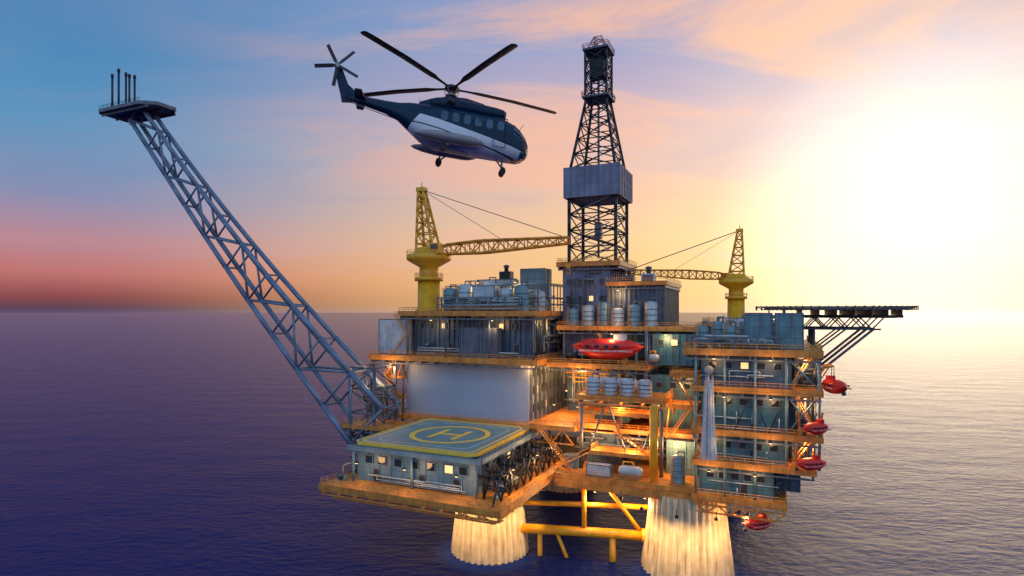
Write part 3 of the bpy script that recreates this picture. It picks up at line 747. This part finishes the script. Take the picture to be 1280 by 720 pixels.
# ================================================================== G: dark helideck on the right
t = thing('helideck', 'dark flat helideck seen edge on, cantilevered from the right tower', 'helideck', (62.6,61,60.2))
def octo(r): return [(r*math.cos(PI/8+i*PI/4), r*math.sin(PI/8+i*PI/4)) for i in range(8)]
MB().prism(octo(16.4), .3, 1.0).build('deck_plate', 'dpad', t)
MB().ring(5.8, 6.6, (0,0), 1.005, 1.03, 48).build('circle_marking', 'mark', t)
b = MB(); o = octo(16.4); o2 = octo(18.4)
for k in range(8):
    l = (k+1) % 8
    for i in range(8):
        f = i/8; p = [o[k][j]+(o[l][j]-o[k][j])*f for j in (0,1)]; q = [o2[k][j]+(o2[l][j]-o2[k][j])*f for j in (0,1)]
        b.beam((*p,.3), (*q,1.1), .16); b.beam((*q,.2), (*q,1.3), .22)
    b.beam((*o2[k],1.1), (*o2[l],1.1), .18)
b.build('safety_net', 'net', t, fix=False)
b = MB()
for i in range(9):
    x = -14+i*3.5; L_ = math.sqrt(max(0, 15.4**2-x*x)); b.box(x-.15, x+.15, -L_, L_, -.9, .29)
for y in (-9, 0, 9): L_ = math.sqrt(15.4**2-y*y); b.box(-L_, L_, y-.2, y+.2, -1.6, -.91)
b.build('under_beam', 'dark', t)
b = MB()
for y in (-9, 0, 9):
    L_ = 12.5
    for i in range(5):
        x = -L_+i*4.5; b.tube((x,y,-1.6), (x+2.25,y,-4.2), .18, n=6); b.tube((x+2.25,y,-4.2), (x+4.5,y,-1.6), .18, n=6)
    b.tube((-L_,y,-4.2), (L_-3,y,-4.2), .24, n=6)
    b.tube((8,y,-4.2), (-4.2,y,-15.5), .3, n=8); b.tube((2.5,y,-4.2), (-4.2,y,-10), .2, n=8); b.tube((-4.2,y,-16), (-4.2,y,-4.2), .3, n=8)
b.build('support_truss', 'steel', t, fix=False)

# ================================================================== flare boom
t = thing('flare_boom', 'long inclined grey lattice flare boom rising to the upper left', 'flare boom', (-55.5,33,27.6))
d = Vector((-104.5, 0, 104.4)); dl = d.length; d.normalize(); e1 = Vector((d.z, 0, -d.x)); e2 = Vector((0,1,0))
secs = []; ns = 10
for i in range(ns+1):
    f = i/ns; hw = 3.6+(1-f)**1.5*4.2; c = d*dl*f + e1*(-2.4*math.sin(PI*f))
    secs.append([c-e1*hw-e2*hw*.5, c+e1*hw-e2*hw*.5, c+e1*hw+e2*hw*.5, c-e1*hw+e2*hw*.5])
for i in range(4):
    m = MB()
    for k in range(ns): m.tube(secs[k][i], secs[k+1][i], .78, n=8)
    m.build('chord', 'boom', t, fix=False)
b = MB()
for k in range(ns+1):
    for i in range(4): b.tube(secs[k][i], secs[k][(i+1) % 4], .34, n=6)
for k in range(ns):
    for a, c in ((0, 1), (3, 2)):
        if k % 2: a, c = c, a
        b.tube(secs[k][a], secs[k+1][c], .4, n=6)
b.build('bracing', 'boom', t, fix=False)
tp = Vector((-104.5,0,104.4))
MB().prism([(tp.x-15,-5),(tp.x-13,-6.5),(tp.x+9,-6.5),(tp.x+14,-3),(tp.x+14,4),(tp.x+8,6.5),(tp.x-13,6.5),(tp.x-15,5)], 104.6, 105.8).build('tip_platform', 'mid', t)
b = MB()
for y in (-5, 0, 5): b.box(tp.x-13.5, tp.x+12, y-.2, y+.2, 103.6, 104.59)
b.build('tip_beam', 'steel', t)
for x, y, hh in ((-12.5,-2,13),(-10.2,1.5,14.5),(-8,-2.5,14),(-6,2,13),(-4.3,-1,12)):
    MB().tube((tp.x+x,y,105.8), (tp.x+x,y,105.8+hh), .38, n=8).tube((tp.x+x,y,105.8+hh), (tp.x+x,y,107+hh), .5, n=8).build('flare_stack', 'dark', t)
rail(t, [(tp.x-13,-6.2),(tp.x+9,-6.2)], 105.8, 1.2, 'railing', 'steel', 2.2, .08)
fl = MB(); prev = None
for i in range(ns+1):
    c = (secs[i][0]+secs[i][3])/2*.25+(secs[i][1]+secs[i][2])/2*.75
    if prev is not None: fl.tube(prev, c, .22, n=6)
    prev = c
fl.build('gas_line', 'mid', t, fix=False)
t = thing('boom_base_frame', 'lattice base frame anchoring the flare boom to the left side', 'frame', (-58,36,20), absolute=True)
pts = [(-62,30),(-53.5,30),(-53.5,40),(-62,40)]
for x, y in pts: MB().beam((x,y,24), (x,y,44), .7).build('post', 'mid', t, fix=False)
lattice(t, [[(x,y,z) for x, y in pts] for z in (24, 31, 38, 44)], .3, .25, 'mid', 'mid', single='bracing')
slab(t, -64, -46.2, 29, 40, 27.6, .7, rails='flr')
b = MB(); b.beam((-62,31,24), (-46,31,20), .6); b.beam((-62,40,24), (-46,40,20), .6); b.build('strut', 'orange', t, fix=False)
pipes(t, -61, -48, 31, 40, 28, 40, 18, 81, 'mid', (.12, .3))

for i in range(5):
    vent_unit(-43.5, 5+i*6.0, 20.32, .9, 'small grey deck box in the row on the left edge of the front module', 'small deck boxes on the front module', m='mid' if i % 2 else 'teal2')
vtank(-4, 8, 20.32, .9, 3.4, 'small pale tank at the near right corner of the front module', None)
htank(-4, 15, 20.32, .9, 5, 'small vessel lying among dark struts on the right edge of the front module', None, rot=R(90))

# ================================================================== lamps
for (u, v, z, p) in ((-37,2.0,25.5,600),(-24,2.0,25.5,600),(-11,2.0,25.5,700),(-1.5,10,26,1600),(-1.5,24,26,1600),(-2.5,38,26,2200),
        (-54,38.5,44.5,1500),(-10,43,45.0,1200),(-9.5,56,45.4,1200),(-9.5,70,45.4,1200),(-42,41.5,57.5,600),(-22,41.5,57.5,600),(-10,50,58,1000),
        (-2,37,36,2400),(8,38,29.3,3400),(18,38,29,3200),(28,39,29,2400),(2,46,44,2200),(15,38,37.5,2800),(24,41,37,2200),(-3,50,38,2400),(10,49,54,2000),(24,50,54,1200),(29,44,43,1600),
        (37,26.0,26,600),(46,26.0,26,600),(38,26.0,33,450),(49,26.0,33,450),(55.5,30,33,1600),(40,26.0,42,450),(49,26.0,42,450),(55.5,30,42,1600),(38,26.0,50,450),(49,26.0,50,450),(55.5,30,50,1500),
        (10,33,16.2,4200),(22,33,16.2,3400),(-8,8,16.3,1200),(42,30,16.2,2600),(-30,12,16.3,1200),(-56,34,43,1500),(10,56,66,900),(-30,48.2,68.5,400),(-18,48.2,68.5,400)):
    work_lamp(u, v, z, p*1.1)

# ================================================================== helicopter
hx = -75*55/725
t = thing('helicopter', 'navy and white twin engine helicopter flying above the platform with five main rotor blades', 'helicopter', (hx, 55, 60+21.1), world=True)
prof = [(5.75,-.62,.12,.12),(5.6,-.6,.45,.42),(5.2,-.5,.82,.78),(4.6,-.35,1.08,1.05),(3.8,-.15,1.24,1.27),(2.6,0,1.3,1.42),(0,0,1.32,1.45),(-3.2,0,1.3,1.42),(-4.6,.16,1.12,1.2),(-5.8,.45,.8,.88),(-6.8,.66,.52,.56),(-8,.80,.38,.40),(-10.0,.94,.27,.28),(-11.6,1.04,.21,.22)]
def ell(x, zc, w, hh, n=28, e=.78, k=1.0, a0=0, a1=2*PI):
    out = []
    for i in range(n):
        a = a0+(a1-a0)*i/(n if a1-a0 > 6 else n-1); c = math.cos(a); s_ = math.sin(a)
        out.append((x, w*k*math.copysign(abs(c)**e, c), zc+hh*k*math.copysign(abs(s_)**e, s_)))
    return out
OFF = Vector((2.15, 0, -4.05)); SCL = (1.0, 1.35, 1.4)
def hp(mb, name, m, parent=None):
    o_ = mb.build(name, m, parent or t)
    if parent is None: o_.location = OFF; o_.scale = SCL
    return o_
hp(MB().loft([ell(*p) for p in prof]), 'fuselage', 'livery')
WS = ((5.58,-.6,.47,.44),(5.2,-.5,.82,.78),(4.6,-.35,1.08,1.05),(3.9,-.18,1.22,1.24))
hp(MB().loft([ell(x, z, w, hh, 12, .78, 1.012, R(8), R(172)) for x, z, w, hh in WS], cap=False, closed=False), 'windscreen', 'hglass')
fr = MB()
for a in (R(20), R(55), R(90), R(125), R(160)):
    pr = None
    for x, z, w, hh in WS:
        c, s_ = math.cos(a), math.sin(a); q = (x, w*1.02*math.copysign(abs(c)**.78, c), z+hh*1.02*s_**.78)
        if pr: fr.tube(pr, q, .05, n=5)
        pr = q
hp(fr, 'windscreen_frame', 'hnavy')
hp(MB().loft([ell(x, z, w, hh, 8, .78, 1.012, R(205), R(335)) for x, z, w, hh in ((5.5,-.58,.55,.5),(5.2,-.5,.82,.78),(4.75,-.4,1.02,1.0))], cap=False, closed=False), 'chin_window', 'hglass')
for s_ in (-1, 1):
    for i in range(6):
        x = 2.6-i*1.05; pts = []
        for k in range(12):
            a = 2*PI*k/12; pts.append((x+.33*math.copysign(abs(math.cos(a))**.6, math.cos(a)), .46+.32*math.copysign(abs(math.sin(a))**.6, math.sin(a))))
        b = MB(); yy = s_*1.285
        b.v = [(px_, yy, pz) for px_, pz in pts]+[(px_, yy+s_*.045, pz) for px_, pz in pts]
        b.face(list(range(12))); b.face(list(range(12, 24)))
        for k in range(12): b.face([k, (k+1) % 12, 12+(k+1) % 12, 12+k])
        hp(b, 'cabin_window', 'hglass')
    b = MB(); y0 = s_*1.31; y1 = s_*1.35
    for (xa, xb, za, zb) in ((3.15,3.2,-1.0,1.0),(2.0,2.05,-1.0,1.0),(2.05,3.15,.95,1.0),(2.05,3.15,-1.0,-.95)): b.box(xa, xb, min(y0,y1), max(y0,y1), za, zb)
    hp(b, 'door_seam', 'hblack')
    rings = []
    for x, k in ((1.2,.08),(.9,.5),(.4,.85),(-.2,1),(-3.0,1),(-4.2,.75),(-5.0,.4),(-5.3,.1)):
        rings.append([(x, s_*1.38+.48*k*math.cos(2*PI*i/16), -1.0+.34*k*math.sin(2*PI*i/16)) for i in range(16)])
    hp(MB().loft(rings), 'sponson_tank', 'hgrey')
    b = MB().tube((-2.4,s_*1.2,-1.0), (-2.5,s_*1.75,-1.65), .09, n=8).tube((-1.7,s_*1.1,-1.2), (-2.5,s_*1.7,-1.65), .07, n=8)
    st_ = hp(b, 'main_gear_strut', 'hgrey')
    MB().tube((-2.5,s_*1.6,-1.7), (-2.5,s_*1.85,-1.7), .3, n=20).build('wheel', 'tyre', st_)
    rings = []
    for x, k in ((3.0,.62),(2.9,.75),(2.2,.9),(0,1),(-2.4,1),(-3.4,.8),(-4.0,.5)):
        rings.append([(x, s_*.5+.56*k*math.cos(2*PI*i/16), 1.5+.5*k*math.sin(2*PI*i/16)) for i in range(16)])
    en = hp(MB().loft(rings), 'engine_cowling', 'hnavy')
    MB().tube((2.95,s_*.5,1.5), (3.12,s_*.5,1.5), .34, .28, n=16).build('intake', 'hblack', en)
    MB().tube((-1.9,s_*.9,1.55), (-2.5,s_*1.25,1.65), .22, n=14).build('exhaust_pipe', 'hblack', en)
b = MB().loft([[(x, w*math.copysign(abs(math.cos(2*PI*i/20))**.7, math.cos(2*PI*i/20)), 1.4+hh*math.sin(2*PI*i/20)) for i in range(20)] for x, w, hh in ((1.8,.5,.3),(1.0,.72,.8),(-.7,.76,.98),(-2.4,.7,.9),(-3.9,.5,.55),(-5.0,.2,.2))])
hp(b, 'gearbox_fairing', 'hnavy')
st_ = hp(MB().tube((3.3,0,-1.2), (3.4,0,-2.1), .1, n=8).tube((2.6,0,-1.3), (3.35,0,-1.9), .07, n=8), 'nose_gear_strut', 'hgrey')
for y in (-.2, .2): MB().tube((3.45,y-.1,-2.2), (3.45,y+.1,-2.2), .28, n=18).build('wheel', 'tyre', st_)
def fin(poly, y0, y1):
    b = MB(); n = len(poly); b.v = [(x, y0, z) for x, z in poly]+[(x, y1, z) for x, z in poly]
    b.face(list(range(n))); b.face(list(range(n, 2*n)))
    for k in range(n): b.face([k, (k+1) % n, n+(k+1) % n, n+k])
    return b
hp(fin([(-10.2,1.15),(-11.5,1.8),(-12.35,3.0),(-12.95,3.0),(-12.5,1.9),(-12.1,1.1),(-11.9,.62),(-11.0,.72)], -.12, .12), 'tail_fin', 'hnavy')
b = MB()
for s_ in (-1, 1):
    n0 = len(b.v); b.v += [(-9.8,s_*.18,.95),(-10.8,s_*.18,.95),(-10.7,s_*1.6,.95),(-10.1,s_*1.6,.95),(-9.8,s_*.18,1.03),(-10.8,s_*.18,1.03),(-10.7,s_*1.6,1.03),(-10.1,s_*1.6,1.03)]
    for q in ((0,3,2,1),(4,5,6,7),(0,1,5,4),(1,2,6,5),(2,3,7,6),(3,0,4,7)): b.face([n0+i for i in q])
hp(b, 'stabiliser', 'hnavy')
hp(MB().tube((-6,0,0), (-11.8,0,.8), .03, n=5).tube((4.6,0,.75), (5.1,0,1.4), .03, n=5).tube((-5,0,1.2), (-5,0,1.8), .03, n=5), 'antenna', 'hgrey')
trc = Vector((-12.6,-.35,2.85))
th = hp(MB().tube(trc-Vector((0,.1,0)), trc+Vector((0,.35,0)), .18, n=12), 'tail_rotor_hub', 'hgrey')
for k in range(5):
    a = R(50)+2*PI*k/5; dx, dz = math.cos(a), math.sin(a); b = MB()
    def q(r, w, y): return tuple(trc+Vector((dx*r-dz*w, y, (dz*r+dx*w)/1.4)))
    b.v = [q(.2,-.09,-.04), q(.2,.09,0), q(.5,.16,.03), q(2.0,.16,.03), q(2.0,-.14,-.05), q(.5,-.14,-.05)]
    b.v += [tuple(Vector(p)+Vector((0,.035,0))) for p in b.v]
    b.face([0,1,2,3,4,5]); b.face([6,7,8,9,10,11])
    for j in range(6): b.face([j, (j+1) % 6, 6+(j+1) % 6, 6+j])
    b.build('tail_rotor_blade', 'hblack', th)
MB().tube((0,0,-1.6), (0,0,.05), .22, n=12).build('rotor_mast', 'hgrey', t)
hub = MB().lathe([(.5,-.2),(.7,-.05),(.7,.14),(.4,.34),(.1,.44)], n=20).build('rotor_hub', 'hblack', t)
sw = MB().lathe([(.55,-.75),(.55,-.65)], n=16)
for k in range(5):
    a = 2*PI*k/5+.3; sw.tube((.5*math.cos(a), .5*math.sin(a), -.7), (.75*math.cos(a), .75*math.sin(a), -.05), .04, n=5)
sw.build('swashplate', 'hgrey', t)
for k in range(5):
    a = R(-90-36-14)+2*PI*k/5
    b = MB(); rings = []
    for r, w, th_ in ((.4,.12,.1),(1.3,.12,.09),(1.9,.18,.08),(2.6,.36,.06),(6,.38,.05),(9.6,.38,.04),(10.4,.35,.03),(10.6,.2,.02)):
        zz = .04+.055*r-.0052*r*r
        pts = []
        for i in range(10):
            tt = 2*PI*i/10; l = w*math.cos(tt)+.02; n_ = th_*math.sin(tt)+.06*l
            pts.append((r*math.cos(a)-l*math.sin(a), r*math.sin(a)+l*math.cos(a), zz+n_))
        rings.append(pts)
    b.loft(rings); b.build('main_rotor_blade', 'hblack', hub)
t.rotation_euler = (R(-4), R(6.8), R(12))

# ================================================================== world, sun, camera
SAZ, SEL = R(35.5), R(6.0)
sd = Vector((math.sin(SAZ)*math.cos(SEL), math.cos(SAZ)*math.cos(SEL), math.sin(SEL)))
w = bpy.data.worlds.new('World'); S.world = w; w.use_nodes = True
nt = w.node_tree; N = nt.nodes; L = nt.links
bg = N['Background']
def mth(op, a, b=None, c=None):
    n = N.new('ShaderNodeMath'); n.operation = op
    for i, x in enumerate((a, b, c)):
        if x is None: continue
        if isinstance(x, (int, float)): n.inputs[i].default_value = x
        else: L.new(x, n.inputs[i])
    return n.outputs[0]
def mrange(x, a, b, c=0, d=1, sm=True):
    n = N.new('ShaderNodeMapRange'); n.interpolation_type = 'SMOOTHSTEP' if sm else 'LINEAR'
    L.new(x, n.inputs[0]); n.inputs[1].default_value = a; n.inputs[2].default_value = b; n.inputs[3].default_value = c; n.inputs[4].default_value = d
    return n.outputs[0]
def mix(f, a, b, op='MIX'):
    n = N.new('ShaderNodeMixRGB'); n.blend_type = op
    for i, x in enumerate((f, a, b)):
        if isinstance(x, (int, float)): n.inputs[i].default_value = x
        elif isinstance(x, tuple): n.inputs[i].default_value = x
        else: L.new(x, n.inputs[i])
    return n.outputs[0]
def ramp(x, st):
    n = N.new('ShaderNodeValToRGB'); e = n.color_ramp.elements
    e[0].position, e[0].color = st[0]; e[1].position, e[1].color = st[-1]
    for p, c in st[1:-1]: k = e.new(p); k.color = c
    L.new(x, n.inputs[0]); return n.outputs[0]
tc = N.new('ShaderNodeTexCoord'); nv = N.new('ShaderNodeVectorMath'); nv.operation = 'NORMALIZE'; L.new(tc.outputs['Generated'], nv.inputs[0])
sp = N.new('ShaderNodeSeparateXYZ'); L.new(nv.outputs[0], sp.inputs[0]); X, Y, Z = sp.outputs
dt = N.new('ShaderNodeVectorMath'); dt.operation = 'DOT_PRODUCT'; L.new(nv.outputs[0], dt.inputs[0]); dt.inputs[1].default_value = sd; sdot = dt.outputs['Value']
cb = N.new('ShaderNodeCombineXYZ'); L.new(X, cb.inputs[0]); L.new(Y, cb.inputs[1])
nh = N.new('ShaderNodeVectorMath'); nh.operation = 'NORMALIZE'; L.new(cb.outputs[0], nh.inputs[0])
dh = N.new('ShaderNodeVectorMath'); dh.operation = 'DOT_PRODUCT'; L.new(nh.outputs[0], dh.inputs[0]); dh.inputs[1].default_value = (math.sin(SAZ), math.cos(SAZ), 0)
fac = mrange(dh.outputs['Value'], .28, 1.0)
zc = mth('MAXIMUM', Z, 0.0)
cool = ramp(zc, [(0, rgb(92,78,108)), (.007, rgb(98,66,84)), (.022, rgb(140,74,78)), (.055, rgb(192,114,112)), (.10, rgb(186,136,148)), (.16, rgb(136,142,178)), (.25, rgb(94,148,190)), (.36, rgb(70,134,184)), (1, rgb(64,114,172))])
warm = ramp(zc, [(0, rgb(242,194,150)), (.01, rgb(248,192,132)), (.05, rgb(252,200,128)), (.13, rgb(253,208,150)), (.22, rgb(244,198,172)), (.31, rgb(218,186,194)), (.42, rgb(160,168,206)), (1, rgb(95,120,170))])
col = mix(fac, cool, warm)
den = mth('ADD', zc, .14)
cv = N.new('ShaderNodeCombineXYZ'); L.new(mth('DIVIDE', X, den), cv.inputs[0]); L.new(mth('DIVIDE', Y, den), cv.inputs[1])
mp = N.new('ShaderNodeMapping'); mp.inputs['Rotation'].default_value = (0,0,.75); mp.inputs['Location'].default_value = (3.1, .4, 0); mp.inputs['Scale'].default_value = (.5, 1.15, 1); L.new(cv.outputs[0], mp.inputs[0])
no = N.new('ShaderNodeTexNoise'); no.inputs['Scale'].default_value = 1.3; no.inputs['Detail'].default_value = 9; no.inputs['Roughness'].default_value = .6; no.inputs['Distortion'].default_value = .6; L.new(mp.outputs[0], no.inputs[0])
cm = mrange(no.outputs['Fac'], .46, .64)
ccol = mix(fac, rgb(166,148,172), rgb(255,196,162))
col = mix(mth('MULTIPLY', mth('MULTIPLY', cm, mrange(fac, 0, .9, .15, .9)), mrange(zc, .02, .14)), col, ccol)
dk = mrange(no.outputs['Fac'], .50, .34)
col = mix(mth('MULTIPLY', mth('MULTIPLY', dk, .3), mrange(zc, .1, .26)), col, mix(fac, rgb(84,136,188), rgb(186,166,196)))
g1 = mth('POWER', mrange(sdot, .85, 1.0, sm=False), 2.0)
col = mix(1.0, col, mix(g1, (0,0,0,1), (.30,.30,.17,1)), 'ADD')
g2 = mth('POWER', mrange(sdot, .955, 1.0, sm=False), 1.4)
col = mix(1.0, col, mix(g2, (0,0,0,1), (.5,.52,.52,1)), 'ADD')
bk = mth('MULTIPLY', mrange(Y, .1, -.5), mrange(Z, -.05, .1))  # cool fill glow added to the sky behind the camera, brightens front faces
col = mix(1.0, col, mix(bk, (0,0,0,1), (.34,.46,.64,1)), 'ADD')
sky = N.new('ShaderNodeTexSky'); sky.sky_type = 'NISHITA'; sky.sun_disc = False; sky.sun_elevation = SEL; sky.sun_rotation = SAZ
col = mix(1.0, col, mix(.003, (0,0,0,1), sky.outputs[0]), 'ADD')
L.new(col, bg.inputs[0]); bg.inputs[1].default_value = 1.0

sl = bpy.data.lights.new('sun', 'SUN'); sl.energy = .32; sl.angle = R(24); sl.color = (1, .78, .52)
so = bpy.data.objects.new('sun', sl); C.objects.link(so); so.rotation_euler = (-sd).to_track_quat('-Z', 'Y').to_euler()
so.location = (0, 0, 200)

cam = bpy.data.cameras.new('camera'); co = bpy.data.objects.new('camera', cam); C.objects.link(co)
cam.sensor_width = 36; cam.lens = 36*725/1280; cam.shift_y = 30/1280; cam.clip_start = .5; cam.clip_end = 100000
co.location = (0, 0, 60); co.rotation_euler = (R(90), 0, 0)
S.camera = co
S.view_settings.view_transform = 'Standard'; S.view_settings.look = 'None'; S.view_settings.exposure = 0
